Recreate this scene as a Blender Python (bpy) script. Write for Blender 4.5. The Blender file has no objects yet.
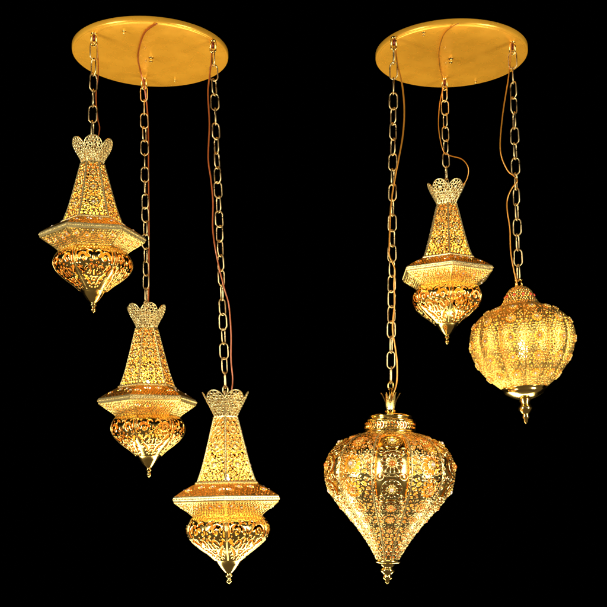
import bpy, math, random
import numpy as np
from mathutils import Vector, Matrix

PI = math.pi
SC = bpy.context.scene
COL = SC.collection
random.seed(7)
rng = np.random.default_rng(11)

# ------------------------------------------------------------------ camera, world, lights, exposure
F = 1100.0                 # focal length in photo pixels (607 wide)
U = 3.571 / 1100.0         # metres per photo pixel at the distance of the plates' middle
EYE = 1.60                 # camera height
HZ = 520.0                 # photo row of the eye level


def W(x, y, D=1100.0):
    """photo column and row at a chosen distance D -> world point in metres"""
    return Vector(((x - 303.5) * D / F * U, (D - 1100.0) * U, EYE + (HZ - y) * D / F * U))


cam_d = bpy.data.cameras.new('camera')
cam = bpy.data.objects.new('camera', cam_d)
COL.objects.link(cam)
cam.location = (0, -1100 * U, EYE)
cam.rotation_euler = (PI / 2, 0, 0)
cam_d.sensor_width = 36.0
cam_d.lens = F / 607.0 * 36.0
cam_d.shift_y = (HZ - 303.5) / 607.0
cam_d.clip_end = 100
SC.camera = cam

SC.view_settings.view_transform = 'Standard'
SC.view_settings.look = 'None'
SC.view_settings.gamma = 1.0
SC.view_settings.exposure = 0.22

world = bpy.data.worlds.new('World')
SC.world = world
world.use_nodes = True
bgn = world.node_tree.nodes['Background']
bgn.inputs[0].default_value = (1.0, 0.78, 0.50, 1)
bgn.inputs[1].default_value = 0.08


def area(name, loc, target, sx, sy, power, color):
    d = bpy.data.lights.new(name, 'AREA')
    d.shape = 'RECTANGLE'
    d.size = sx
    d.size_y = sy
    d.energy = power
    d.color = color
    o = bpy.data.objects.new(name, d)
    COL.objects.link(o)
    o.location = loc
    o.rotation_euler = (Vector(target) - Vector(loc)).to_track_quat('-Z', 'Y').to_euler()
    return o


area('softbox_left', (-2.6, -2.3, 2.3), (0, 0, 2.1), 0.8, 2.4, 120, (1.0, 0.93, 0.80))
area('softbox_right', (2.6, -2.3, 2.3), (0, 0, 2.1), 0.8, 2.4, 105, (1.0, 0.93, 0.80))
area('fill_above_camera', (0, -3.9, 4.2), (0, 0, 2.2), 2.8, 0.9, 150, (1.0, 0.93, 0.80))  # added fill, not a known lamp: brightens the fronts and crowns
area('fill_from_below', (0, 0.95, 0.40), (0, 0.1, 3.1), 3.4, 1.0, 92, (1.0, 0.86, 0.60))  # added unseen fill below the frame, lights the plates' undersides

SC.cycles.max_bounces = 10
SC.cycles.glossy_bounces = 7
SC.cycles.diffuse_bounces = 4
SC.cycles.sample_clamp_indirect = 6.0

# ------------------------------------------------------------------ materials


def mat_gold(name, base, rough=0.25, bump=0.0, bscale=400, metallic=1.0, vary=0.12, rvar=0.12):
    m = bpy.data.materials.new(name)
    m.use_nodes = True
    nt = m.node_tree
    b = nt.nodes['Principled BSDF']
    b.inputs['Metallic'].default_value = metallic
    tc = nt.nodes.new('ShaderNodeTexCoord')
    n = nt.nodes.new('ShaderNodeTexNoise')
    n.inputs['Scale'].default_value = bscale * 0.25
    n.inputs['Detail'].default_value = 4
    nt.links.new(tc.outputs['Object'], n.inputs['Vector'])
    ramp = nt.nodes.new('ShaderNodeMix')
    ramp.data_type = 'RGBA'
    ramp.inputs[6].default_value = tuple(c * (1 - vary) for c in base) + (1,)
    ramp.inputs[7].default_value = tuple(min(1, c * (1 + vary)) for c in base) + (1,)
    nt.links.new(n.outputs['Fac'], ramp.inputs[0])
    nt.links.new(ramp.outputs[2], b.inputs['Base Color'])
    mr = nt.nodes.new('ShaderNodeMapRange')
    mr.inputs['To Min'].default_value = max(0.02, rough - rvar)
    mr.inputs['To Max'].default_value = rough + rvar
    mr.inputs['From Min'].default_value = 0.3
    mr.inputs['From Max'].default_value = 0.7
    nt.links.new(n.outputs['Fac'], mr.inputs['Value'])
    nt.links.new(mr.outputs['Result'], b.inputs['Roughness'])
    if bump:
        n2 = nt.nodes.new('ShaderNodeTexNoise')
        n2.inputs['Scale'].default_value = bscale
        n2.inputs['Detail'].default_value = 2
        nt.links.new(tc.outputs['Object'], n2.inputs['Vector'])
        bp = nt.nodes.new('ShaderNodeBump')
        bp.inputs['Strength'].default_value = bump
        bp.inputs['Distance'].default_value = 0.001
        nt.links.new(n2.outputs['Fac'], bp.inputs['Height'])
        nt.links.new(bp.outputs['Normal'], b.inputs['Normal'])
    return m


M = {}
M['plate'] = mat_gold('plate_gold', (1.0, 0.485, 0.042), 0.28, 0.03, 60, metallic=0.42, vary=0.06, rvar=0.06)
M['lace'] = mat_gold('lace_gold', (1.0, 0.66, 0.19), 0.24, 0.3, 500, metallic=0.88)
M['pale'] = mat_gold('pale_gold', (1.0, 0.755, 0.32), 0.24, 0.4, 500, metallic=0.75)
M['orange'] = mat_gold('orange_gold', (1.0, 0.58, 0.14), 0.33, 0.5, 500)
M['polish'] = mat_gold('polished_gold', (1.0, 0.67, 0.20), 0.16, 0.2, 120, rvar=0.06)
M['heart'] = mat_gold('heart_gold', (1.0, 0.71, 0.28), 0.20, 0.3, 500, vary=0.2)
M['globe'] = mat_gold('satin_gold', (1.0, 0.62, 0.15), 0.42, 0.5, 500)
M['inner'] = mat_gold('inner_gold', (1.0, 0.62, 0.15), 0.55, 0.4, 500)
M['chain'] = mat_gold('chain_brass', (0.80, 0.60, 0.28), 0.30, 0.4, 250, vary=0.3)


def mat_plain(name, base, rough, metallic=0.0, coat=0.0, emit=None, es=0, spec=0.5):
    m = bpy.data.materials.new(name)
    m.use_nodes = True
    b = m.node_tree.nodes['Principled BSDF']
    b.inputs['Base Color'].default_value = tuple(base) + (1,)
    b.inputs['Roughness'].default_value = rough
    b.inputs['Metallic'].default_value = metallic
    b.inputs['Coat Weight'].default_value = coat
    b.inputs['Specular IOR Level'].default_value = spec
    if emit:
        b.inputs['Emission Color'].default_value = tuple(emit) + (1,)
        b.inputs['Emission Strength'].default_value = es
    return m


M['cord_dark'] = mat_plain('amber_cord', (0.42, 0.10, 0.018), 0.25, 0.3, 0.6)
M['cord_gold'] = mat_plain('gold_cord', (0.70, 0.29, 0.03), 0.25, 0.6, 0.6)
M['gem_clear'] = mat_plain('pale_gem', (1.0, 0.82, 0.70), 0.08, 0.4, 1.0)
M['gem_orange'] = mat_plain('orange_gem', (0.95, 0.26, 0.03), 0.10, 0.4, 1.0)
M['gem_red'] = mat_plain('red_gem', (0.90, 0.07, 0.02), 0.10, 0.2, 1.0)
M['bulb'] = mat_plain('lit_bulb', (1, 0.8, 0.5), 0.4, 0, 0, (1.0, 0.66, 0.22), 110)
M['bulb_strong'] = mat_plain('lit_bulb_bright', (1, 0.8, 0.5), 0.4, 0, 0, (1.0, 0.68, 0.22), 120)
M['bulb_soft'] = mat_plain('lit_bulb_soft', (1, 0.8, 0.5), 0.4, 0, 0, (1.0, 0.68, 0.24), 38)
M['inner_dark'] = mat_gold('inner_gold_dimmed', (0.80, 0.38, 0.09), 0.38, 0.5, 400, vary=0.4)  # inner gold made darker: the heart's dim inside is put into the colour
M['black'] = mat_plain('black_backdrop', (0, 0, 0), 1.0, spec=0.0)
M['dark'] = mat_plain('dark_pin', (0.15, 0.02, 0.01), 0.35, 0.5)

# ------------------------------------------------------------------ mesh helpers


class MB:
    def __init__(self):
        self.v = []
        self.f = []
        self.m = []
        self.s = []
        self.n = 0

    def add(self, verts, faces, mat=0, smooth=True):
        verts = np.asarray(verts, float).reshape(-1, 3)
        self.v.append(verts)
        n = self.n
        for f in faces:
            self.f.append([i + n for i in f])
        self.m += [mat] * len(faces)
        self.s += [smooth] * len(faces)
        self.n += len(verts)

    def mesh(self, name, mats):
        me = bpy.data.meshes.new(name)
        v = np.concatenate(self.v) * U
        me.from_pydata(v.tolist(), [], self.f)
        me.polygons.foreach_set('material_index', self.m)
        me.polygons.foreach_set('use_smooth', self.s)
        for m in mats:
            me.materials.append(M[m])
        me.update()
        return me


def link(name, me, parent=None, loc=None, mtx=None, label=None):
    o = bpy.data.objects.new(name, me)
    COL.objects.link(o)
    if parent is not None:
        o.parent = parent
    if mtx is not None:
        o.matrix_local = mtx
    elif loc is not None:
        o.location = loc
    if label:
        o['label'] = label
    return o


def thing(name, label, cat, loc, group=None, rot=(0, 0, 0), sc=1.0):
    o = bpy.data.objects.new(name, None)
    COL.objects.link(o)
    o.location = loc
    o.rotation_euler = rot
    o.scale = sc if isinstance(sc, tuple) else (sc, sc, sc)
    o.empty_display_size = 0.02
    o['label'] = label
    o['category'] = cat
    if group:
        o['group'] = group
    return o


def lathe(mb, prof, n=32, mat=0, smooth=True, phase=0.0, lobes=None):
    """prof: list of (r, z). n sides; n=6 gives hexagonal pieces with flat facets"""
    vs, fs = [], []
    k = len(prof)
    if smooth:
        for (r, z) in prof:
            for i in range(n):
                a = phase + 2 * PI * i / n
                rr = r * (1 + (lobes[1] * math.cos(lobes[0] * a) if lobes else 0))
                vs.append((rr * math.sin(a), -rr * math.cos(a), z))
        for j in range(k - 1):
            for i in range(n):
                a, b = j * n + i, j * n + (i + 1) % n
                fs.append((a, b, b + n, a + n))
        mb.add(vs, fs, mat, True)
    else:
        for j in range(k - 1):
            for i in range(n):
                q = []
                for (jj, ii) in ((j, i), (j, i + 1), (j + 1, i + 1), (j + 1, i)):
                    r, z = prof[jj]
                    a = phase + 2 * PI * ii / n
                    q.append((r * math.sin(a), -r * math.cos(a), z))
                mb.add(q, [(0, 1, 2, 3)], mat, False)


def tube(mb, pts, r, n=8, mat=0, closed=False, smooth=True, cap=True):
    pts = [Vector(p) for p in pts]
    N = len(pts)
    rr = r if isinstance(r, (list, tuple)) else [r] * N
    vs, fs = [], []
    up = None
    for i, p in enumerate(pts):
        if closed:
            t = pts[(i + 1) % N] - pts[i - 1]
        else:
            t = pts[min(i + 1, N - 1)] - pts[max(i - 1, 0)]
        t.normalize()
        if up is None:
            up = t.orthogonal().normalized()
        up = (up - t * up.dot(t)).normalized()
        sd = t.cross(up)
        for k in range(n):
            a = 2 * PI * k / n
            vs.append(p + (up * math.cos(a) + sd * math.sin(a)) * rr[i])
    for i in range(N if closed else N - 1):
        j = (i + 1) % N
        for k in range(n):
            l = (k + 1) % n
            fs.append((i * n + k, i * n + l, j * n + l, j * n + k))
    if not closed and cap:
        fs.append(tuple(range(n))[::-1])
        fs.append(tuple((N - 1) * n + k for k in range(n)))
    mb.add(vs, fs, mat, smooth)


def ball(mb, c, r, mat=0, nu=10, nv=7, sz=1.0, nrm=None):
    prof = []
    vs, fs = [], []
    for j in range(nv + 1):
        t = PI * j / nv
        for i in range(nu):
            a = 2 * PI * i / nu
            vs.append((c[0] + r * math.sin(t) * math.cos(a), c[1] + r * math.sin(t) * math.sin(a), c[2] + r * sz * math.cos(t)))
    for j in range(nv):
        for i in range(nu):
            a, b = j * nu + i, j * nu + (i + 1) % nu
            fs.append((a, a + nu, b + nu, b))
    mb.add(vs, fs, mat, True)


def catmull(P, per=6):
    out = []
    P = [Vector(p) for p in P]
    n = len(P)
    for i in range(n - 1):
        p0, p1, p2, p3 = P[max(i - 1, 0)], P[i], P[i + 1], P[min(i + 2, n - 1)]
        for k in range(per):
            t = k / per
            out.append(0.5 * ((2 * p1) + (p2 - p0) * t + (2 * p0 - 5 * p1 + 4 * p2 - p3) * t * t + (3 * p1 - p0 - 3 * p2 + p3) * t ** 3))
    out.append(P[-1])
    return out


# ------------------------------------------------------------------ filigree: a 2-D metal/hole field cut out and wrapped on a surface


class Profile:
    """(r, z) polyline smoothed, addressed by arc length; r is the apothem (or radius)"""

    def __init__(self, pts, per=6, straight=False):
        P = [Vector((p[0], p[1], 0)) for p in pts]
        Q = P if straight else catmull(P, per)
        self.r = np.array([q.x for q in Q])
        self.z = np.array([q.y for q in Q])
        d = np.hypot(np.diff(self.r), np.diff(self.z))
        self.s = np.concatenate([[0], np.cumsum(d)])
        self.L = self.s[-1]

    def at(self, s):
        return np.interp(s, self.s, self.r), np.interp(s, self.s, self.z)


class Surf:
    """one of n panels around the axis; rnd 0 flat facets, 1 round; puff swells the middle"""

    def __init__(self, prof, n, rnd=0.0, puff=0.0, centre=0.0):
        self.p, self.n, self.rnd, self.puff, self.c = prof, n, rnd, puff, centre

    def hw(self, s):
        r, _ = self.p.at(s)
        return r * math.tan(PI / self.n) if self.rnd < 0.5 else r * PI / self.n

    def P(self, q, s):
        r, z = self.p.at(s)
        th = PI / self.n
        fx, fy = q * math.tan(th) * r, r
        cx, cy = r * np.sin(q * th), r * np.cos(q * th)
        k = self.rnd
        sw = 1 + self.puff * (1 - q * q)
        x = (fx * (1 - k) + cx * k) * sw
        y = (fy * (1 - k) + cy * k) * sw
        return np.stack([x, -y, z + 0 * x], -1)

    def N(self, q, s):
        e = 1e-3
        du = self.P(q + e, s) - self.P(q - e, s)
        dv = self.P(q, s + e * 20) - self.P(q, s - e * 20)
        n = np.cross(du, dv)
        n /= np.linalg.norm(n, axis=-1, keepdims=True) + 1e-12
        # outward
        P = self.P(q, s)
        out = np.stack([P[..., 0], P[..., 1], 0 * P[..., 0]], -1)
        sg = np.sign((n * out).sum(-1, keepdims=True))
        sg[sg == 0] = 1
        return n * sg


def lace(surf, field, cell=0.6, t=0.7, emb=0.5, ew=0.8, hgt=None):
    """marching-squares sheet of one panel -> (verts, faces, mats, smooth)"""
    L = surf.p.L
    hmax = float(np.max(surf.hw(surf.p.s)))
    nq = max(6, int(round(2 * hmax / cell)))
    ns = max(4, int(round(L / cell)))
    q = np.linspace(-1, 1, nq + 1)
    s = np.linspace(0, L, ns + 1)
    Q, S = np.meshgrid(q, s)
    HWg = surf.hw(S)
    f = field(Q * HWg, S, HWg, L)
    H = np.clip(f / ew, 0, 1)
    H = emb * np.sqrt(H)
    if hgt is not None:
        H = H + hgt(Q * HWg, S, HWg, L)
    ids, vq, vs_, vh = {}, [], [], []

    def node(i, j):
        k = (i, j)
        if k not in ids:
            ids[k] = len(vq)
            vq.append(q[i]); vs_.append(s[j]); vh.append(H[j, i])
        return ids[k]

    def cross(i0, j0, i1, j1):
        k = (i0, j0, i1, j1) if (i0, j0) < (i1, j1) else (i1, j1, i0, j0)
        if k not in ids:
            a, b = f[j0, i0], f[j1, i1]
            w = min(max(a / (a - b), 0.03), 0.97)
            ids[k] = len(vq)
            vq.append(q[i0] + (q[i1] - q[i0]) * w); vs_.append(s[j0] + (s[j1] - s[j0]) * w); vh.append(0.0)
        return ids[k]
    faces, walls = [], []
    pos = f > 0
    for j in range(ns):
        for i in range(nq):
            c = ((i, j), (i + 1, j), (i + 1, j + 1), (i, j + 1))
            g = (pos[j, i], pos[j, i + 1], pos[j + 1, i + 1], pos[j + 1, i])
            if not any(g):
                continue
            if all(g):
                faces.append([node(*p) for p in c])
                continue
            poly = []
            for k in range(4):
                a, b = c[k], c[(k + 1) % 4]
                if g[k]:
                    poly.append((node(*a), 0))
                if g[k] != g[(k + 1) % 4]:
                    poly.append((cross(*a, *b), 1 if g[k] else 2))
            faces.append([p[0] for p in poly])
            m = len(poly)
            for k in range(m):
                if poly[k][1] == 1 and poly[(k + 1) % m][1] == 2:
                    walls.append((poly[k][0], poly[(k + 1) % m][0]))
    vq, vs_, vh = np.array(vq), np.array(vs_), np.array(vh)
    P = surf.P(vq, vs_)
    N = surf.N(vq, vs_)
    front = P + N * (t / 2 + vh)[:, None]
    back = P - N * (t / 2)
    nv = len(P)
    V = [front, back]
    Fc, Mt, Sm = [], [], []
    # orientation test
    if faces:
        a = front[faces[0][0]]; b = front[faces[0][1]]; c_ = front[faces[0][2]]
        flip = np.dot(np.cross(b - a, c_ - a), N[faces[0][0]]) < 0
    for fc in faces:
        ff = fc[::-1] if flip else fc
        Fc.append(ff); Mt.append(0); Sm.append(True)
        Fc.append([x + nv for x in ff[::-1]]); Mt.append(1); Sm.append(True)
    wi = sorted({x for w in walls for x in w})
    mp = {x: k for k, x in enumerate(wi)}
    V += [front[wi], back[wi]] if wi else []
    n2 = len(wi)
    for a, b in walls:
        Fc.append([2 * nv + mp[a], 2 * nv + mp[b], 2 * nv + n2 + mp[b], 2 * nv + n2 + mp[a]])
        Mt.append(0); Sm.append(False)
    return np.concatenate(V), Fc, Mt, Sm


def rotz(V, a):
    c, s = math.cos(a), math.sin(a)
    V = np.asarray(V, float)
    return np.stack([V[..., 0] * c - V[..., 1] * s, V[..., 0] * s + V[..., 1] * c, V[..., 2]], -1)


def lace_ring(sets, n, idx=lambda k: 0, phase=0.0):
    """wrap panels round the axis; sets = list of lace() results"""
    mb = MB()
    for k in range(n):
        V, Fc, Mt, Sm = sets[idx(k)]
        base = mb.n
        mb.v.append(rotz(V, 2 * PI * k / n + phase))
        mb.f += [[i + base for i in f] for f in Fc]
        mb.m += Mt
        mb.s += Sm
        mb.n += len(V)
    return mb


# --- field pieces (positive = metal)


def ringf(X, S, cx, cy, r, w):
    return w - np.abs(np.hypot(X - cx, S - cy) - r)


def disc(X, S, cx, cy, r):
    return r - np.hypot(X - cx, S - cy)


def seg(X, S, p, q_, w):
    px, py = p; qx, qy = q_
    dx, dy = qx - px, qy - py
    t = np.clip(((X - px) * dx + (S - py) * dy) / (dx * dx + dy * dy + 1e-9), 0, 1)
    return w - np.hypot(X - px - t * dx, S - py - t * dy)


def stroke(X, S, pts, w0, w1=None):
    w1 = w0 if w1 is None else w1
    f = np.full_like(X, -99.0)
    n = len(pts) - 1
    for k in range(n):
        f = np.maximum(f, seg(X, S, pts[k], pts[k + 1], w0 + (w1 - w0) * k / n))
    return f


def spiral(cx, cy, r0, r1, a0, turns, n=16):
    return [(cx + (r0 + (r1 - r0) * k / n) * math.cos(a0 + turns * 2 * PI * k / n),
             cy + (r0 + (r1 - r0) * k / n) * math.sin(a0 + turns * 2 * PI * k / n)) for k in range(n + 1)]


def lattice_d(X, S, p, x0=0.0, s0=0.0):
    h = p * math.sqrt(3)
    best = np.full_like(X, 99.0)
    for ox, oy in ((0, 0), (p / 2, h / 2)):
        dx = (X - x0 - ox + p / 2) % p - p / 2
        dy = (S - s0 - oy + h / 2) % h - h / 2
        best = np.minimum(best, np.hypot(dx, dy))
    return best


def curls(X, S, p, R_, pitch, w, s0=0.0):
    """hexagonal field of little wire scrolls, each one mirrored across the panel's middle"""
    A = np.abs(X)
    h = p * math.sqrt(3)
    best = np.full_like(X, 99.0)
    bx = np.zeros_like(X); by = np.zeros_like(X)
    for ox, oy in ((0, 0), (p / 2, h / 2)):
        dx = (A - ox + p / 2) % p - p / 2
        dy = (S - s0 - oy + h / 2) % h - h / 2
        d = np.hypot(dx, dy)
        m = d < best
        best = np.where(m, d, best); bx = np.where(m, dx, bx); by = np.where(m, dy, by)
    th = np.arctan2(by, bx) / (2 * PI)
    sp = w - np.abs((best / pitch - th + 0.5 + 0.3 * np.floor(S / 7)) % 1 - 0.5) * pitch
    sp = np.where(best < R_, sp, -9)
    return np.maximum(sp, w * 1.1 - np.abs(best - R_))


def warp(X, S, a=0.5, k=0.45):
    return X + a * np.sin(S * k * 1.3 + 1.0) * np.tanh(X), S + a * np.cos(np.abs(X) * k * 1.7 + S * 0.21)


def daisy(X, S, cx, cy, r_in, r_out, n, w):
    dx, dy = X - cx, S - cy
    r = np.hypot(dx, dy)
    a = np.arctan2(dy, dx)
    sec = 2 * PI / n
    af = (a + sec / 2) % sec - sec / 2
    px, py = r * np.cos(af), r * np.sin(af)
    m, hl = (r_in + r_out) / 2, (r_out - r_in) / 2
    hwd = r_out * math.sin(sec / 2) * 0.80
    e = np.sqrt(((px - m) / hl) ** 2 + (py / hwd) ** 2 + 1e-9)
    d = (e - 1) * min(hl, hwd)
    f = w - np.abs(d)
    f = np.maximum(f, w - np.abs(r - r_in))
    return f


def frame(f, X, S, HW, L, b=1.0, e=1.0):
    f = np.maximum(f, b - (HW - np.abs(X)))
    f = np.maximum(f, e - S)
    return np.maximum(f, e - (L - S))


# ------------------------------------------------------------------ rosettes


def rosette_mesh(name, r, petals, gem, gr, h=1.0, mats=('pale',)):
    mb = MB()
    for k in range(petals):
        a = 2 * PI * k / petals
        c = (r * 0.62 * math.cos(a), r * 0.62 * math.sin(a), 0.1 * h)
        rr = r * 0.40
        pr = min(rr, r * 0.62 * math.sin(PI / petals) * 0.98)
        vs, fs = [], []
        nu, nv = 8, 4
        for j in range(nv + 1):
            t = PI / 2 * j / nv
            for i in range(nu):
                b = 2 * PI * i / nu
                lx, ly = rr * math.sin(t) * math.cos(b), pr * math.sin(t) * math.sin(b)
                vs.append((c[0] + lx * math.cos(a) - ly * math.sin(a), c[1] + lx * math.sin(a) + ly * math.cos(a), c[2] + h * 0.6 * math.cos(t) - 0.3))
        for j in range(nv):
            for i in range(nu):
                p, q_ = j * nu + i, j * nu + (i + 1) % nu
                fs.append((p, p + nu, q_ + nu, q_))
        mb.add(vs, fs, 0, True)
    ball(mb, (0, 0, 0.25 * h), gr, 1, 10, 6, 0.9 * h / max(gr, .1) if h < gr else 0.9)
    return mb.mesh(name, [mats[0], gem])


def on_surf(surf, q, s, k, lift=0.4, phase=0.0):
    P = surf.P(np.array([q]), np.array([s]))[0]
    N = surf.N(np.array([q]), np.array([s]))[0]
    P = P + N * lift
    a = 2 * PI * k / surf.n + phase
    P = Vector(rotz(P, a)) * U
    N = Vector(rotz(N, a))
    R = N.to_track_quat('Z', 'Y').to_matrix().to_4x4()
    return Matrix.Translation(P) @ R


# ------------------------------------------------------------------ tiered hexagonal lantern (measurements in photo pixels)
C30 = math.cos(PI / 6)


def Z(y):
    return (590 - y) / 2.893


def R(a):                       # apparent half width with a corner to the front = apothem
    return a / 2.893


pn = Profile([(R(33), Z(104)), (R(44), Z(150)), (R(56), Z(200)), (R(69), Z(250)), (R(84), Z(294))])
pr_ = Profile([(R(86), Z(299)), (R(104), Z(308)), (R(128), Z(322)), (R(148), Z(336))])
psk = Profile([(R(150), Z(350)), (R(132), Z(364)), (R(112), Z(378)), (R(99), Z(390))])
pb = Profile([(R(97), Z(391)), (R(108), Z(402)), (R(117), Z(420)), (R(118), Z(438)), (R(107), Z(460)), (R(84), Z(482)), (R(60), Z(500)), (R(40), Z(518))])
pc = Profile([(R(31), Z(106)), (R(35), Z(92)), (R(46), Z(70)), (R(58), Z(46)), (R(66), Z(28))])
s_neck, s_roof, s_skirt = Surf(pn, 6), Surf(pr_, 6), Surf(psk, 6)
s_bowl = Surf(pb, 6, 0.35, 0.035)
s_crown = Surf(pc, 6, 0.2, 0.03)
NECK_ROS = (14.0, 31.0, 50.0)


def f_neck(X, S, HW, L):
    Xw, Sw = warp(X, S, 0.4)
    f = 0.50 - np.abs(lattice_d(Xw, Sw, 4.7) - 2.25)
    A = np.abs(X)
    for c, rr in zip(NECK_ROS, (2.6, 3.6, 4.4)):
        cut = np.hypot(X, S - c) - (rr + 1.9)
        f = np.minimum(f, cut)
        f = np.maximum(f, ringf(X, S, 0, c, rr + 1.6, 0.55))
        f = np.maximum(f, disc(X, S, 0, c, rr * 0.62))
        f = np.maximum(f, daisy(X, S, 0, c, rr * 0.6, rr + 1.3, 8, 0.40))
    for c, cx, sc in ((22.5, 3.6, 2.3), (40.5, 5.2, 3.1), (58, 6.2, 3.0), (40, 10.2, 2.0), (52, 11.0, 2.8), (31, 8.0, 2.0)):
        cut = np.hypot(A - cx, S - c) - (sc + .9)
        f = np.minimum(f, np.maximum(cut, -9))
        f = np.maximum(f, stroke(A, S, spiral(cx, c, 0.3, sc + 0.9, PI * 0.2, 1.35), 0.65, 0.5))
    f = np.maximum(f, 0.45 - A + 0 * f) * (1) if False else f
    return frame(f, X, S, HW, L, 1.3, 1.0)


def f_dense(ros, p=3.3, hr=0.85, seed=0):
    def g(X, S, HW, L):
        Xw, Sw = warp(X, S, 0.35)
        f = lattice_d(Xw, Sw, p) - hr
        f2 = 0.42 - np.abs(lattice_d(X, S, p * 1.9, 0.6, 0.9) - p * 0.7)
        f = np.maximum(f, f2)
        for (cx, c, rr) in ros:
            f = np.minimum(f, np.maximum(np.abs(np.hypot(np.abs(X) - cx, S - c) - (rr + 0.9)) - 0.4, -9))
        return frame(f, X, S, HW, L, 1.3, 0.9)
    return g


ROOF_ROS = [(6.5, 8.0, 2.2), (19.0, 14.0, 2.4)]
SK_ROS = [(8.0, 10.0, 2.3), (20.0, 7.5, 2.2)]


def f_bowl(X, S, HW, L):
    S0 = S
    S = S * 47.0 / L
    A = np.abs(X)
    cut = np.full_like(X, -99.0)
    # row of small holes under the waist
    k = (A + 1.7) % 3.4 - 1.7
    cut = np.maximum(cut, 0.85 - np.hypot(k, S - 3.3))
    # C scrolls and leaves
    cut = np.maximum(cut, stroke(A, S, spiral(12.5, 14.5, 1.2, 5.2, PI * 0.1, 0.95), 0.6, 1.5))
    cut = np.maximum(cut, stroke(A, S, spiral(5.0, 10.5, 3.4, 3.0, -PI * 0.85, 0.62), 0.5, 1.4))
    cut = np.maximum(cut, stroke(A, S, [(20.5, 8), (21.5, 13), (20, 18.5)], 0.6, 1.3))
    cut = np.maximum(cut, stroke(A, S, [(17.5, 22), (14.5, 25), (11.5, 27.5)], 1.5, 0.5))
    cut = np.maximum(cut, stroke(A, S, spiral(7.2, 25.0, 3.2, 2.4, PI * 0.7, 0.65), 0.5, 1.2))
    cut = np.maximum(cut, stroke(A, S, [(8.4, 34), (6.2, 37), (4.2, 41)], 1.2, 0.5))
    cut = np.maximum(cut, stroke(A, S, [(11.5, 31), (9.9, 33)], 0.9, 0.6))
    for (x, y, r) in ((9.0, 19.8, .8), (16.8, 18.4, .8), (24.0, 11.5, .7), (8.2, 5.9, .8), (15.8, 7.3, .9), (3.2, 33.5, .7), (6.8, 29.6, .7), (13.8, 22, .6), (1.9, 45.5, .7), (4.5, 44.5, .6), (12.6, 14.4, .7), (21.5, 22, .7)):
        cut = np.maximum(cut, disc(A, S, x, y, r))
    # central flower
    dx, dy = X, S - 18.5
    r = np.hypot(dx, dy)
    a = np.arctan2(dy, dx)
    sec = 2 * PI / 7
    af = (a + sec / 2) % sec - sec / 2
    cut = np.maximum(cut, (1 - np.sqrt(((r * np.cos(af) - 3.9) / 1.9) ** 2 + (r * np.sin(af) / 0.95) ** 2)) * 0.95)
    dx, dy = X, S - 36
    r = np.hypot(dx, dy)
    cut = np.maximum(cut, np.minimum(2.6 - r, r - 1.4))
    cut = np.maximum(cut, stroke(X, S, [(0, 26.5), (0, 31)], 0.6, 1.2))
    cut = np.maximum(cut, stroke(A, S, [(3.2, 27), (4.4, 30.5)], 0.5, 1.0))
    cut = np.maximum(cut, stroke(A, S, [(13.2, 28.6), (10.8, 31.5)], 0.5, 1.0))
    for (x, y, r) in ((0, 41, 1.0), (2.2, 42.6, .7), (6.6, 41, .7), (9.2, 36.3, .7), (12.6, 31.6, .6), (18.9, 22.8, .6), (19.6, 6.2, .8)):
        cut = np.maximum(cut, disc(A, S, x, y, r))
    return frame(-cut, X, S0, HW, L, 1.7, 1.0)


def f_crown(X, S, HW, L):
    A = np.abs(X)
    cr = 10.9
    cy = L - cr
    body = np.minimum(np.minimum(HW - 0.05 - A, cy - 3.0 - S), S + 1)
    out = np.maximum(body, disc(X, S, 0, cy, cr))
    g = 0.42 - np.abs(lattice_d(*warp(X, S, .3), 3.5) - 1.62)
    for x, y, r in ((0, cy, 5.2), (0, 7.5, 2.6)):
        g = np.minimum(g, np.hypot(X - x, S - y) - r)
        g = np.maximum(g, ringf(X, S, x, y, r, 0.5))
        g = np.maximum(g, daisy(X, S, x, y, r * .4, r * .98, 7, 0.36))
        g = np.maximum(g, disc(X, S, x, y, r * .34))
    g = np.maximum(g, stroke(A, S, spiral(5.9, L - 16.2, .5, 2.0, 0.3, 1.2), 0.5))
    g = np.maximum(g, np.minimum(out, 1.05) * 0 + (1.05 - out))
    g = np.maximum(g, 1.5 - S)
    return np.minimum(g, out)


print('laces')
me_neck = lace_ring([lace(s_neck, f_neck, 0.5)], 6).mesh('neck', ['lace', 'inner'])
me_roof = lace_ring([lace(s_roof, f_dense(ROOF_ROS), 0.6)], 6).mesh('roof', ['orange', 'inner'])
me_skirt = lace_ring([lace(s_skirt, f_dense(SK_ROS, 3.0, 0.72), 0.55)], 6).mesh('skirt', ['lace', 'inner'])
me_bowl = lace_ring([lace(s_bowl, f_bowl, 0.5, 0.8, 0.35, 0.9)], 6).mesh('bowl', ['polish', 'inner'])
me_petal = lace_ring([lace(s_crown, f_crown, 0.45)], 1).mesh('crown_petal', ['pale', 'pale'])


def rib_mesh(name, prof, n, r, mats, rnd=0.0, twist=True, mat_n=7):
    """trim running down one seam (at the corner half way between panel 0 and 1)"""
    mb = MB()
    th = PI / n
    k = 1 / math.cos(th) * (1 - rnd) + rnd
    m = max(12, int(prof.L / 0.8))
    pts = []
    rr = []
    for i in range(m + 1):
        s = prof.L * i / m
        a, z = prof.at(s)
        R_ = float(a) * k + 0.25
        pts.append((R_ * math.sin(th), -R_ * math.cos(th), float(z)))
        rr.append(r * (1 + 0.16 * math.sin(s * 3.6)) if twist else r)
    tube(mb, pts, rr, mat_n, 0)
    return mb.mesh(name, mats)


me_rib_neck = rib_mesh('neck_rib', pn, 6, 0.95, ['pale'])
me_rib_roof = rib_mesh('roof_rib', pr_, 6, 0.75, ['orange'])
me_rib_skirt = rib_mesh('skirt_rib', psk, 6, 0.75, ['lace'])
pb_c = Profile([(p, z) for p, z in zip(pb.r, pb.z)], straight=True)
me_rib_bowl = rib_mesh('bowl_rib', pb_c, 6, 0.85, ['lace'], 0.35, False)


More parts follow.
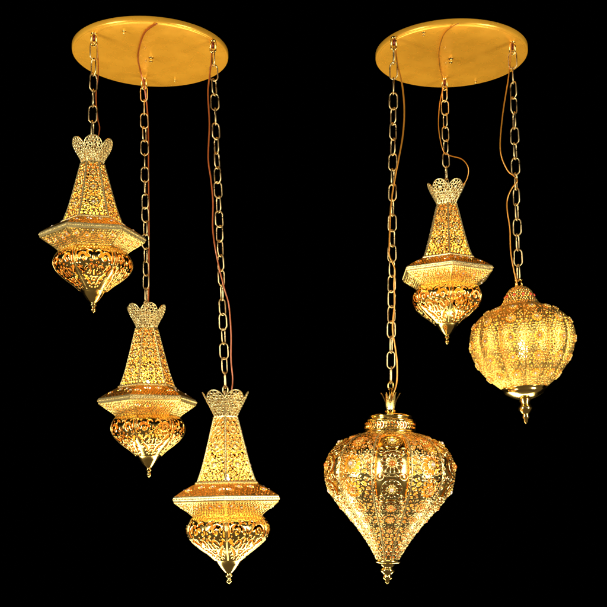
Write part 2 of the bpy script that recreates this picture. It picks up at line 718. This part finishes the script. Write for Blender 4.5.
def hexband(prof, name, mats, beads=None, mat=0):
    mb = MB()
    lathe(mb, [(p / C30, z) for p, z in prof], 6, mat, False, PI / 6)
    if beads:
        ap, z, r, step = beads
        w = ap * math.tan(PI / 6)
        n = int(2 * w / step)
        for k in range(6):
            for i in range(n + 1):
                x = -w + 2 * w * i / n
                ball(mb, tuple(rotz(np.array((x, -ap, z)), PI / 3 * k)), r, mat, 6, 4)
    return mb.mesh(name, mats)


me_collar = hexband([(R(84), Z(291)), (R(88), Z(292)), (R(91), Z(296)), (R(90), Z(300)), (R(86), Z(301)), (R(84), Z(300)), (R(84), Z(291))], 'collar_band', ['pale'], (R(90), Z(296), 0.75, 1.7))
me_rim = hexband([(R(146), Z(335)), (R(150), Z(334.4)), (R(152.5), Z(338)), (R(152.5), Z(347)), (R(150), Z(351)), (R(145), Z(350.5)), (R(146), Z(335))], 'rim_band', ['pale'], (R(153), Z(342.5), 0.8, 1.9))
me_waist = hexband([(R(95), Z(388)), (R(100), Z(388.5)), (R(100.5), Z(392)), (R(96), Z(393.5)), (R(94), Z(392)), (R(95), Z(388))], 'waist_band', ['orange'], (R(100.5), Z(390), 0.6, 1.6))


def fin_mesh():
    mb = MB()
    pr = [(R(41), Z(514)), (R(43), Z(517)), (R(43), Z(520)), (R(38), Z(522)), (R(30), Z(534)), (R(20), Z(547)), (R(11), Z(556)), (R(8), Z(560)), (R(11), Z(563)), (R(11), Z(566)),
          (R(7), Z(569)), (R(6), Z(574)), (R(9), Z(577)), (R(9), Z(582)), (R(5), Z(586)), (0.1, Z(590))]
    lathe(mb, pr, 24, 0, True)
    lathe(mb, [(0.1, Z(515)), (R(41), Z(514))], 24, 0, True)
    return mb.mesh('finial', ['polish'])


me_fin = fin_mesh()


def hanger_mesh():
    mb = MB()
    lathe(mb, [(0.1, Z(96)), (R(31), Z(98)), (R(31), Z(102)), (0.1, Z(103))], 20, 0, True)
    lathe(mb, [(R(7), Z(97)), (R(7), Z(70)), (R(11), Z(62)), (R(13), Z(52)), (R(8), Z(42)), (R(5), Z(34)), (R(5), Z(26)), (0.1, Z(24))], 14, 0, True)
    pts = [(2.6 * math.cos(a), 0, Z(22) + 3.2 + 4.2 * math.sin(a) - 3.4) for a in np.linspace(0, 2 * PI, 17)[:-1]]
    tube(mb, pts, 0.75, 7, 0, closed=True)
    return mb.mesh('hanger', ['chain'])


me_hang = hanger_mesh()
me_ros = rosette_mesh('rosette', 2.7, 8, 'gem_clear', 1.15, 1.3, ('pale',))
me_ros_o = rosette_mesh('rosette', 2.9, 8, 'gem_orange', 1.2, 1.3, ('pale',))
LOOP_TOP = Z(22) + 3.9


def bulb_mesh():
    mb = MB()
    lathe(mb, [(0.05, Z(268)), (1.6, Z(275)), (3.6, Z(288)), (4.8, Z(303)), (4.2, Z(316)), (2.6, Z(324)), (0.05, Z(326))], 12, 0, True)
    return mb.mesh('bulb', ['bulb'])


me_bulb = bulb_mesh()


def socket_mesh():
    mb = MB()
    lathe(mb, [(0.1, Z(322)), (3.2, Z(322)), (3.2, Z(345)), (0.1, Z(345))], 12, 0, True)
    lathe(mb, [(0.8, Z(345)), (0.8, Z(516))], 8, 0, True)
    return mb.mesh('socket', ['inner'])


me_sock = socket_mesh()


def tiered(label, base, rot, sc, tilt):
    t = thing('tiered_lantern', label, 'lantern', base, 'tiered hexagonal pendant lanterns', (0, tilt, 0), sc)
    spin = Matrix.Rotation(rot, 4, 'Z')
    nk = link('neck', me_neck, t, mtx=spin)
    rf = link('roof', me_roof, t, mtx=spin)
    sk = link('skirt', me_skirt, t, mtx=spin)
    bw = link('bowl', me_bowl, t, mtx=spin)
    for k in range(6):
        rk = Matrix.Rotation(PI / 3 * k, 4, 'Z')
        link('crown_petal', me_petal, t, mtx=spin @ rk)
        link('rib', me_rib_neck, nk, mtx=rk)
        link('rib', me_rib_roof, rf, mtx=rk)
        link('rib', me_rib_skirt, sk, mtx=rk)
        link('rib', me_rib_bowl, bw, mtx=rk)
        for i, s in enumerate(NECK_ROS):
            m = on_surf(s_neck, 0, s, k) @ Matrix.Scale((0.72, 0.85, 1.0)[i], 4)
            link('rosette', me_ros_o if i == 0 else me_ros, nk, mtx=m)
        for sg in (-1, 1):
            for (cx, s, rr) in ROOF_ROS:
                link('rosette', me_ros, rf, mtx=on_surf(s_roof, sg * cx / float(s_roof.hw(s)), s, k))
            for (cx, s, rr) in SK_ROS:
                link('rosette', me_ros, sk, mtx=on_surf(s_skirt, sg * cx / float(s_skirt.hw(s)), s, k) @ Matrix.Scale(0.85, 4))
    link('collar_band', me_collar, t, mtx=spin)
    link('rim_band', me_rim, t, mtx=spin)
    link('waist_band', me_waist, t, mtx=spin)
    link('finial', me_fin, t)
    link('hanger', me_hang, t)
    b = link('bulb', me_bulb, t)
    link('socket', me_sock, t)
    return t


def tip_base(cx, tipy, D):
    return W(cx, tipy, D)


# ------------------------------------------------------------------ globe lantern


def GZ(y):
    return (585 - y) / 3.567


def GR(a):
    return a / 3.567


pg = Profile([(GR(74), GZ(168)), (GR(112), GZ(184)), (GR(150), GZ(214)), (GR(173), GZ(250)), (GR(179), GZ(290)), (GR(171), GZ(335)), (GR(149), GZ(380)), (GR(117), GZ(420)), (GR(76), GZ(455))])
s_globe = Surf(pg, 12, 1.0, 0.085)
G_ROS = [pg.L * k for k in (0.13, 0.31, 0.49, 0.67, 0.85)]


def f_globe(X, S, HW, L):
    A = np.abs(X)
    f = lattice_d(*warp(X, S, 0.5), 3.0, 0, 0.6) - 0.98
    f = np.maximum(f, 0.35 - np.abs(lattice_d(X, S, 5.2, 0, 0) - 2.3))
    for c in G_ROS:
        rr = 5.6
        f = np.minimum(f, np.hypot(X, S - c) - rr)
        f = np.maximum(f, ringf(X, S, 0, c, rr, 0.45))
        f = np.maximum(f, daisy(X, S, 0, c, 2.4, rr, 11, 0.42))
        f = np.maximum(f, disc(X, S, 0, c, 1.5))
    for c in np.arange(0.22, 0.95, 0.18) * L:
        f = np.maximum(f, stroke(A, S, spiral(4.2, c, 0.3, 3.0, 0.5, 1.3), 0.5))
    return frame(f, X, S, HW, L, 0.55, 0.8)


me_globe = lace_ring([lace(s_globe, f_globe, 0.5, 0.6, 0.7)], 12).mesh('globe', ['globe', 'inner'])
me_rib_globe = rib_mesh('seam_rib', pg, 12, 0.8, ['orange'], 1.0)
me_boss = rosette_mesh('rosette', 3.9, 10, 'gem_clear', 1.15, 2.6, ('globe',))

pcap = Profile([(GR(16), GZ(98)), (GR(30), GZ(104)), (GR(42), GZ(116)), (GR(52), GZ(135)), (GR(64), GZ(156)), (GR(80), GZ(170))])
s_cap = Surf(pcap, 10, 1.0, 0.02)


def f_cap(X, S, HW, L):
    f = lattice_d(*warp(X, S, .3), 2.7) - 0.62
    f = np.minimum(f, np.maximum(np.hypot(X * 1.1, S - 14.0) - 2.0, -9))
    f = np.maximum(f, disc(X, S, 0, 14.0, 1.7))
    return frame(f, X, S, HW, L, 0.5, 0.8)


me_cap = lace_ring([lace(s_cap, f_cap, 0.4)], 10).mesh('cap', ['lace', 'inner'])
mb = MB()
ball(mb, (0, 0, 0), 1.7, 0, 10, 6, 0.8)
me_gem = mb.mesh('gem', ['gem_red'])


def globe_parts(t, rot):
    spin = Matrix.Rotation(rot, 4, 'Z')
    g = link('globe', me_globe, t, mtx=spin)
    for k in range(12):
        link('seam_rib', me_rib_globe, g, mtx=Matrix.Rotation(PI / 6 * k, 4, 'Z'))
        for i, s in enumerate(G_ROS):
            link('rosette', me_boss, g, mtx=on_surf(s_globe, 0, s, k, 0.5))
    cp = link('cap', me_cap, t, mtx=Matrix.Rotation(math.radians(3), 4, 'Z'))
    for k in range(10):
        link('gem', me_gem, cp, mtx=on_surf(s_cap, 0, 14.0, k, 0.6))
    mb = MB()
    lathe(mb, [(GR(74), GZ(449)), (GR(84), GZ(455)), (GR(84), GZ(459)), (GR(76), GZ(463)), (GR(78), GZ(467)), (GR(70), GZ(477)), (GR(48), GZ(489)), (GR(30), GZ(496)), (0.1, GZ(497))], 48, 0, True, 0, (24, 0.008))
    link('base_dish', mb.mesh('base_dish', ['polish']), t)
    mb = MB()
    lathe(mb, [(GR(20), GZ(494)), (GR(22), GZ(500)), (GR(18), GZ(512)), (GR(20), GZ(516)), (GR(20), GZ(519)), (GR(26), GZ(524)), (GR(26), GZ(534)), (GR(17), GZ(545)), (GR(12), GZ(552)),
               (GR(14), GZ(557)), (GR(14), GZ(564)), (GR(8), GZ(570)), (GR(8), GZ(578)), (0.1, GZ(585))], 24, 0, True)
    link('finial', mb.mesh('finial', ['polish']), t)
    mb = MB()
    lathe(mb, [(0.1, GZ(93)), (GR(15), GZ(94)), (GR(22), GZ(99)), (GR(20), GZ(103)), (0.1, GZ(104))], 20, 0, True)
    for dx in (-3.0, 3.0):
        tube(mb, [(dx, 0, GZ(97)), (dx, 0, GZ(72))], 0.9, 8)
    tube(mb, [(-3.9, 0, GZ(70)), (3.9, 0, GZ(70))], 1.2, 8)
    link('hanger', mb.mesh('hanger', ['polish']), t)
    mb = MB()
    lathe(mb, [(0.05, GZ(285)), (2.6, GZ(292)), (5.6, GZ(310)), (6.0, GZ(325)), (4.2, GZ(345)), (2.5, GZ(352)), (0.05, GZ(353))], 12, 0, True)
    link('bulb', mb.mesh('bulb', ['bulb_strong']), t)
    mb = MB()
    lathe(mb, [(0.1, GZ(350)), (3.4, GZ(350)), (3.4, GZ(380)), (0.1, GZ(380))], 12, 0, True)
    lathe(mb, [(0.9, GZ(380)), (0.9, GZ(496))], 8, 0, True)
    link('socket', mb.mesh('socket', ['inner']), t)


# ------------------------------------------------------------------ heart-shaped lantern (turnip)


def HZ_(y):
    return (590 - y) / 2.893


def HR(a):
    return a / 2.893


ph = Profile([(HR(72), HZ_(156)), (HR(108), HZ_(167)), (HR(141), HZ_(188)), (HR(165), HZ_(218)), (HR(175), HZ_(254)), (HR(175), HZ_(290)), (HR(162), HZ_(328)), (HR(129), HZ_(374)),
              (HR(91), HZ_(420)), (HR(63), HZ_(460)), (HR(42), HZ_(495)), (HR(29), HZ_(522))])
s_heart = Surf(ph, 10, 0.9, 0.085)
H_ROS = [(26.0, 9.0), (52.0, 10.2), (77.0, 9.0), (97.0, 6.6), (113.0, 4.8), (126.0, 3.6)]


def f_heart(open_):
    def g(X, S, HW, L):
        A = np.abs(X)
        if open_:
            f = np.full_like(X, -9.0)
            dense = curls(*warp(X, S, 0.4), 4.9, 2.4, 2.0, 0.40)
            f = np.where((S < 14) | (S > 92), dense, f)
            f = np.maximum(f, np.where((HW - A) < 3.4, dense, -9))
        else:
            f = curls(*warp(X, S, 0.7, 0.3), 5.8, 2.85, 2.1, 0.42)
            f = np.where(S > 78, curls(*warp(X, S, 0.5), 4.9, 2.4, 2.0, 0.40), f)
        for c, rr in H_ROS:
            f = np.minimum(f, np.hypot(X, S - c) - rr)
            f = np.maximum(f, daisy(X, S, 0, c, rr * 0.40, rr, 12 if rr > 6 else 9, 0.50))
            f = np.maximum(f, disc(X, S, 0, c, rr * 0.34))
            if open_:
                f = np.maximum(f, ringf(X, S, 0, c, rr + .4, 0.4))
        for k in range(len(H_ROS) - 1):
            c = (H_ROS[k][0] + H_ROS[k + 1][0]) / 2
            hw = float(np.interp(c, ph.s, ph.r)) * PI / 10
            cx = hw * 0.55
            rr = min(3.4, hw * 0.22)
            f = np.maximum(f, ringf(A, S, cx, c, rr, 0.6))
            f = np.maximum(f, disc(A, S, cx, c, rr * 0.55))
            f = np.maximum(f, stroke(A, S, [(0, c), (cx - rr, c)], 0.5))
            f = np.maximum(f, stroke(A, S, [(cx + rr, c), (hw, c)], 0.5))
            f = np.maximum(f, stroke(A, S, spiral(cx * 0.35, c, 0.4, 2.0, 0, 1.1), 0.45))
        return frame(f, X, S, HW, L, 0.9, 0.9)
    return g


me_heart = lace_ring([lace(s_heart, f_heart(True), 0.42, 0.6, 0.5), lace(s_heart, f_heart(False), 0.42, 0.6, 0.5)], 10, idx=lambda k: k % 2).mesh('heart_body', ['heart', 'inner_dark'])
phl = Profile([(a - 1.6, b) for a, b in zip(ph.r, ph.z)], straight=True)
me_liner = lace_ring([lace(Surf(phl, 10, 0.9, 0.085), lambda X, S, HW, L: np.minimum(np.minimum(S - 20, 100 - S), HW - 3.0 - np.abs(X)), 1.6, 0.5, 0.0)], 1).mesh('liner_panel', ['polish', 'inner'])
me_rib_heart = rib_mesh('seam_rib', ph, 10, 1.0, ['pale'], 0.9)
me_hros = rosette_mesh('rosette', 3.9, 11, 'gem_clear', 1.9, 1.9, ('lace',))
me_hros_o = rosette_mesh('rosette', 3.9, 11, 'gem_orange', 2.2, 1.9, ('orange',))


def f_band(X, S, HW, L):
    # row of slanted leaf cut-outs
    p = 3.4
    k = (X + p / 2) % p - p / 2
    cut = np.full_like(X, -9.0)
    for sg in (-1, 1):
        cx, cy = 0, L / 2 + sg * 1.75
        u = (k) * 0.72 + sg * (S - cy) * -0.69
        v = (k) * 0.69 + sg * (S - cy) * 0.72
        cut = np.maximum(cut, (1 - np.sqrt((u / 1.5) ** 2 + (v / 0.62) ** 2)) * 0.62)
    return frame(-cut, X, S, HW, L, 0.2, 1.0)


pband = Profile([(HR(71), HZ_(121)), (HR(73), HZ_(128)), (HR(73), HZ_(140)), (HR(71), HZ_(148))])
s_band = Surf(pband, 12, 1.0)
me_band = lace_ring([lace(s_band, f_band, 0.35, 0.7, 0.2)], 12).mesh('pierced_band', ['polish', 'orange'])


def heart_parts(t, rot):
    spin = Matrix.Rotation(rot, 4, 'Z')
    g = link('body', me_heart, t, mtx=spin)
    for k in (0, 2, 4, 6, 8):
        link('liner_panel', me_liner, g, mtx=Matrix.Rotation(PI / 5 * k, 4, 'Z'))
    for k in range(10):
        link('seam_rib', me_rib_heart, g, mtx=Matrix.Rotation(PI / 5 * k, 4, 'Z'))
        for i, (s, rr) in enumerate(H_ROS):
            m = on_surf(s_heart, 0, s, k, 0.4) @ Matrix.Scale(rr / 9.0 + 0.12, 4)
            link('rosette', me_hros_o if (i + k) % 2 == 1 or i > 2 else me_hros, g, mtx=m)
    col = MB()
    lathe(col, [(0.1, HZ_(94)), (HR(14), HZ_(94)), (HR(22), HZ_(98)), (HR(48), HZ_(99.5)), (HR(60), HZ_(102)), (HR(63), HZ_(106)), (HR(62), HZ_(111)), (HR(59), HZ_(114)), (HR(66), HZ_(115)), (HR(73), HZ_(118)), (HR(73.5), HZ_(121)), (HR(69), HZ_(122.5))], 48)
    lathe(col, [(HR(69), HZ_(147)), (HR(73.5), HZ_(148.5)), (HR(74), HZ_(152)), (HR(71), HZ_(156)), (HR(73), HZ_(160))], 48)
    cap = link('collar', col.mesh('collar', ['polish']), t)
    link('pierced_band', me_band, cap)
    mb = MB()
    lathe(mb, [(0.1, HZ_(95)), (HR(17), HZ_(93)), (HR(17), HZ_(89)), (HR(9), HZ_(84)), (HR(8), HZ_(60)), (HR(5), HZ_(44)), (HR(5), HZ_(26)), (0.1, HZ_(22))], 16)
    pts = [(2.7 * math.cos(a), 0, HZ_(16) + 4.4 * math.sin(a)) for a in np.linspace(0, 2 * PI, 17)[:-1]]
    tube(mb, pts, 0.8, 7, 0, closed=True)
    st = link('hanger', mb.mesh('hanger', ['polish']), t)
    # crown leaves
    lf = MB()
    n = 9
    vs, fs = [], []
    for i in range(n + 1):
        u = i / n
        w = 2.9 * math.sin(PI * min(1, 0.18 + u * 0.82)) ** 0.8 * (1 - 0.45 * u)
        if i == n:
            w = 0.15
        r = HR(12) + 1.4 * u + 4.6 * u ** 2.4
        z = HZ_(88) + u * 17.5
        for x, dr in ((-w, 0.4), (0, 0), (w, 0.4)):
            vs.append((x, -(r + dr * (-1)), z))
    for i in range(n):
        for k in (0, 1):
            a = i * 3 + k
            fs.append((a, a + 1, a + 4, a + 3))
    b = [(v[0] * 0.98, v[1] + 0.5, v[2]) for v in vs]
    lf.add(vs, fs, 0)
    lf.add(b, [f[::-1] for f in fs], 0)
    lm = lf.mesh('crown_leaf', ['lace'])
    for k in range(6):
        link('crown_leaf', lm, t, mtx=Matrix.Rotation(2 * PI * k / 6 + 0.50, 4, 'Z'))
    mb = MB()
    lathe(mb, [(HR(33), HZ_(518)), (HR(36), HZ_(521)), (HR(36), HZ_(528)), (HR(30), HZ_(530)), (0.1, HZ_(530.5))], 32, 0)
    link('base_ring', mb.mesh('base_ring', ['polish']), t)
    mb = MB()
    lathe(mb, [(HR(20), HZ_(529)), (HR(20), HZ_(536)), (HR(15), HZ_(540)), (HR(15), HZ_(543)), (HR(21), HZ_(547)), (HR(21), HZ_(553)), (HR(13), HZ_(560)), (HR(11), HZ_(565)), (HR(14), HZ_(568)),
               (HR(13), HZ_(574)), (HR(6), HZ_(578)), (HR(8), HZ_(583)), (0.1, HZ_(590))], 24)
    link('finial', mb.mesh('finial', ['polish']), t)
    mb = MB()
    lathe(mb, [(0.05, HZ_(215)), (3, HZ_(222)), (6.5, HZ_(242)), (7.0, HZ_(258)), (5, HZ_(280)), (3, HZ_(286)), (0.05, HZ_(287))], 12)
    link('bulb', mb.mesh('bulb', ['bulb_soft']), t)
    mb = MB()
    lathe(mb, [(0.1, HZ_(284)), (3.6, HZ_(284)), (3.6, HZ_(316)), (0.1, HZ_(316))], 12)
    lathe(mb, [(0.9, HZ_(316)), (0.9, HZ_(529))], 8)
    link('socket', mb.mesh('socket', ['inner']), t)


# ------------------------------------------------------------------ chain, hooks, cords


def link_mesh():
    mb = MB()
    hl, r = 8.65 - 0.66, 3.8
    pts = []
    for a in np.linspace(0, PI, 9):
        pts.append((r * math.cos(a), 0, (hl - r) + r * math.sin(a)))
    for a in np.linspace(PI, 2 * PI, 9):
        pts.append((r * math.cos(a), 0, -(hl - r) + r * math.sin(a)))
    tube(mb, pts, 0.66, 8, 0, closed=True)
    return mb.mesh('link', ['chain'])


me_link = link_mesh()
PITCH = 17.3 - 2.88


def chain(label, top, bot, twists, sc=1.0):
    d = (top - bot)
    n = max(1, round(d.length / (PITCH * U * sc)))
    k = d.length / (n * PITCH * U)
    t = thing('hanging_chain', label, 'chain', bot, 'chains holding the lanterns')
    t.rotation_euler = d.to_track_quat('Z', 'Y').to_euler()
    a = random.uniform(-0.2, 0.2)
    for i in range(n):
        m = Matrix.Translation((0, 0, (i + 0.5) * d.length / n)) @ Matrix.Rotation(a, 4, 'Z') @ Matrix.Diagonal((sc, sc, k * 1.0, 1))
        link('link', me_link, t, mtx=m)
        a += PI / 2 + random.choice((0, 0.1, -0.15, 0.5, -0.45, 0.75)) * twists
    return t


def cord(label, pts, mat, r=0.85):
    P = catmull(pts, 6)
    base = P[-1].copy()
    mb = MB()
    Q = [(p - base) / U for p in P]
    tube(mb, Q, r, 8)
    o = link('power_cord', mb.mesh('power_cord', [mat]), None, loc=base)
    o['label'] = label
    o['category'] = 'cord'
    o['group'] = 'power cords of the lanterns'
    return o


def plate(label, cx, rad, hooks, screws, zpx):
    c = W(cx, HZ - 0, 1100.0)
    zb = EYE + zpx * U
    c.z = zb
    t = thing('ceiling_plate', label, 'ceiling plate', c, 'round ceiling plates')
    mb = MB()
    lathe(mb, [(0.02, 0), (rad * .3, 0), (rad * .6, 0), (rad - 3.0, 0), (rad - 2.6, 0.15), (rad - 2.2, 0.6), (rad - 1.6, 0.35), (rad - 0.8, 0.5), (rad - 0.2, 1.1), (rad, 2.0), (rad, 5.6), (rad - 0.4, 6.0), (0.02, 6.0)], 128)
    link('dish', mb.mesh('dish', ['plate']), t)
    hk = MB()
    lathe(hk, [(0.1, 0.2), (2.6, 0.2), (2.9, -0.6), (2.4, -1.6), (0.1, -1.9)], 20)
    for s in (-1, 1):
        hk_pts = [(s * 1.9, 0, -1.2), (s * 2.5, 0, -3.0), (s * 2.5, 0, -10.0)]
        tube(hk, hk_pts, 0.75, 8)
    tube(hk, [(-2.5 + 5.0 * i / 8, 0, -10.0 - 2.2 * math.sin(PI * i / 8)) for i in range(9)], 0.75, 8)
    tube(hk, [(0, 0, -1), (0, 0, -7.5)], 1.2, 8, 1)
    hm = hk.mesh('hook', ['polish', 'dark'])
    out = []
    for (hx, D) in hooks:
        p = Vector(((hx - 303.5) * D / F * U, (D - 1100) * U, zb))
        link('hook', hm, t, loc=p - c)
        out.append(p + Vector((0, 0, -11.6 * U)))
    sm = MB()
    lathe(sm, [(0.1, 0.2), (2.6, 0.1), (2.6, -0.5), (1.2, -1.0), (1.0, -2.6), (1.7, -3.2), (1.7, -4.2), (0.1, -5.0)], 18)
    smm = sm.mesh('screw', ['polish'])
    for (hx, y, s_) in screws:
        D = zpx * F / (HZ - y)
        p = Vector(((hx - 303.5) * D / F * U, (D - 1100) * U, zb))
        link('screw', smm, t, mtx=Matrix.Translation(p - c) @ Matrix.Scale(s_, 4))
    return t, out


def under(x, y, zpx):
    D = zpx * F / (HZ - y)
    p = Vector(((x - 303.5) * D / F * U, (D - 1100) * U, EYE + (zpx - 1.0) * U))
    return p


# ------------------------------------------------------------------ assemble: setting
zt = EYE + (463 + 5.8) * U
mbk = MB()
yb = 1.6 / U
ztu = zt / U
pts = []
cz = [(-0.5 / U, yb)]
prof = [(yb, -0.5 / U), (yb, ztu - 0.5 / U)] + [(yb - 0.5 / U + 0.5 / U * math.cos(a), ztu - 0.5 / U + 0.5 / U * math.sin(a)) for a in np.linspace(0, PI / 2, 10)[1:]] + [(-2.6 / U, ztu)]
vs, fs = [], []
for (y, z) in prof:
    vs += [(-7 / U, y, z), (7 / U, y, z)]
for i in range(len(prof) - 1):
    fs.append((2 * i, 2 * i + 1, 2 * i + 3, 2 * i + 2))
mbk.add(vs, fs, 0, True)
bd = link('backdrop', mbk.mesh('backdrop', ['black']))
bd['kind'] = 'structure'
bd['label'] = 'plain black backdrop behind the hanging lamps'
bd['category'] = 'backdrop'

# ------------------------------------------------------------------ left fixture
D1, D2, D3 = 1046.0, 1152.0, 1062.0
p1, hooks1 = plate('round gold ceiling plate carrying three tiered lanterns, at left', 150.8, 77.3,
                   [(93.9, D1), (143.9, D2), (213.0, D3)], [(124.0, 31.0, 0.7), (151.0, 57.5, 1.0), (175.0, 80.0, 0.45), (146, 60, .4), (145, 47, .35)], 463)


def top_of(t, zloc):
    return t.matrix_basis @ Vector((0, 0, zloc * U))


def hang(t, zloc, hook, label, tw=1.0, sc=1.0):
    bpy.context.view_layer.update()
    b = top_of(t, zloc)
    v = (hook - b).normalized()
    return chain(label, hook + v * 1.6 * U, b - v * 1.7 * U, tw, sc)


sc = (D1 / F * 0.86, D1 / F * 0.86, D1 / F * 0.885)
L1 = tiered('tiered gold hexagonal lantern at far left, hung highest under the left plate', W(93.3, 313.0, D1), math.radians(13), sc, math.radians(-0.3))
sc = (D2 / F * 0.815, D2 / F * 0.815, D2 / F * 0.885)
L2 = tiered('tiered gold hexagonal lantern hung between the highest and lowest of the left plate', W(149.0, 477.5, D2), math.radians(18), sc, math.radians(-0.9))
sc = (D3 / F * 0.975, D3 / F * 0.975, D3 / F * 0.99)
L3 = tiered('largest tiered gold lantern, hung lowest under the left plate near the bottom', W(229.1, 584.0, D3), math.radians(31.5), sc, math.radians(-1.1))
hang(L1, LOOP_TOP, hooks1[0], 'short brass chain holding the far left tiered lantern', 0.6)
hang(L2, LOOP_TOP, hooks1[1], 'brass chain from the back of the left plate to the middle tiered lantern')
hang(L3, LOOP_TOP, hooks1[2], 'longest chain of the left fixture, holding its lowest lantern')

Z1 = 463
cord('dark amber cord running behind the short chain at far left', [under(96, 34, Z1), W(97.5, 50, D1 + 3), W(98.3, 72, D1 + 3), W(96, 95, D1 + 5), W(97.5, 118, D1 + 4), W(99.5, 130, D1 + 3), W(94, 152, D1)], 'cord_dark', 0.6)
cord('reddish cord curving over the left plate then straight down beside the middle chain',
     [under(157, 22.5, Z1), under(151, 26, Z1), under(144.5, 32, Z1), under(139.8, 44.4, Z1), under(138, 57, Z1), under(140.2, 69, Z1), W(144.7, 90, D2 - 2), W(148, 122, D2 + 3), W(148.6, 184, D2 + 4), W(149, 237, D2 + 4), W(148.6, 291, D2 + 3), W(147.2, 324, D2)], 'cord_dark', 0.8)
cord('dark red cord hanging left of the longest left-fixture chain and crossing to its right',
     [under(211, 44, Z1), W(211.5, 60, D3), W(209.3, 78, D3 - 2), W(208, 95, D3 - 3), W(209.4, 124, D3 - 3), W(208.2, 158, D3 - 3), W(211, 180, D3 - 3), W(213, 203, D3 - 3), W(212.6, 226, D3 - 3), W(215, 247, D3 - 4), W(219.7, 270, D3 - 4),
      W(225, 291, D3 - 3), W(229, 306, D3), W(231, 333, D3), W(231, 359, D3), W(232.6, 378, D3 + 1), W(231.5, 391, D3 + 3), W(227, 410, D3 + 2)], 'cord_dark', 0.75)

# ------------------------------------------------------------------ right fixture
E1, E2, E3 = 1052.0, 1150.0, 1062.0
Z2 = 461.5
p2, hooks2 = plate('round gold ceiling plate carrying a tiered, a globe and a heart-shaped lantern, at right', 451.0, 75.3,
                   [(393.8, E1), (444.6, E2), (512.4, E3)], [(423.5, 32.5, 0.7), (450.8, 58.5, 1.0), (475.5, 81.5, 0.45), (446, 62, .4), (445, 47, .35)], Z2)
HEART = thing('heart_lantern', 'heart-shaped gold filigree lantern with daisy panels and a crown, hung lowest at right', 'lantern', W(387.3, 584.0, E1), 'pendant lanterns of the right fixture', (0, math.radians(1.0), 0), E1 / F)
heart_parts(HEART, math.radians(-2))
GLOBE = thing('globe_lantern', 'round gold filigree globe lantern with red gems round its cap, at far right', 'lantern', W(526.2, 423.8, E3), 'pendant lanterns of the right fixture', (0, math.radians(-3.0), 0), (E3 / F * 0.955, E3 / F * 0.955, E3 / F))
globe_parts(GLOBE, math.radians(7))
L4 = tiered('small tiered gold lantern behind, hung between the heart and globe lanterns', W(447.2, 344.5, E2), math.radians(29), (E2 / F * 0.80, E2 / F * 0.80, E2 / F * 0.83), math.radians(-0.3))
hang(L4, LOOP_TOP, hooks2[1], 'short brass chain from the back of the right plate to the small tiered lantern', 0.5)
hang(HEART, HZ_(16) + 4.6, hooks2[0], 'long brass chain holding the heart-shaped lantern')
hang(GLOBE, GZ(70) + 1.0, hooks2[2], 'brass chain holding the round globe lantern at far right')

cord('golden cord bowing right of the heart lantern chain, then woven down through it',
     [under(395, 38, Z2), W(396, 52, E1), W(398, 66, E1 - 2), W(402, 84, E1 - 3), W(404.3, 108, E1 - 3), W(403, 134, E1 - 3), W(398.5, 160, E1 - 4), W(395, 178, E1 - 4), W(391, 205, E1 - 4), W(389.3, 245, E1 - 4), W(389.5, 256, E1 - 4), W(394.6, 268.5, E1 - 4),
      W(394, 284, E1 - 3), W(394.4, 304, E1 - 3), W(392.5, 328, E1 - 3), W(395, 346, E1 - 3), W(397, 363, E1 - 2), W(396.6, 383, E1 - 2), W(392.5, 396, E1 - 3), W(391, 405, E1 - 3)], 'cord_gold', 0.8)
cord('thin golden cord left of the short chain, looping right into the small tiered lantern',
     [under(458.6, 22.5, Z2), under(450, 27, Z2), under(443, 35, Z2), under(439, 50.7, Z2), under(440, 67, Z2), W(443.2, 84, E2 - 2), W(439.4, 106, E2 - 3), W(438.7, 129, E2 - 3), W(443, 150, E2 - 3), W(449, 155.3, E2 - 3), W(461.5, 159, E2 - 2), W(467.5, 166, E2),
      W(468.2, 174, E2 + 2), W(464.5, 183, E2 + 4), W(455, 193, E2 + 4), W(449, 199, E2 + 2)], 'cord_gold', 0.55)
cord('golden cord swinging left of the globe lantern chain in two bows',
     [under(511, 41, Z2), W(510.5, 60, E3), W(508.5, 78, E3), W(502.5, 116, E3), W(500.3, 150, E3), W(507, 169.5, E3), W(514, 176, E3 - 3), W(517.3, 181, E3 - 5), W(512, 188, E3 - 4), W(507.6, 198, E3 - 2), W(507.2, 210, E3 - 2), W(509.8, 228, E3 - 2), W(510.6, 250, E3 - 2), W(513.6, 269, E3 - 3), W(517.6, 286, E3 - 3)], 'cord_gold', 0.65)
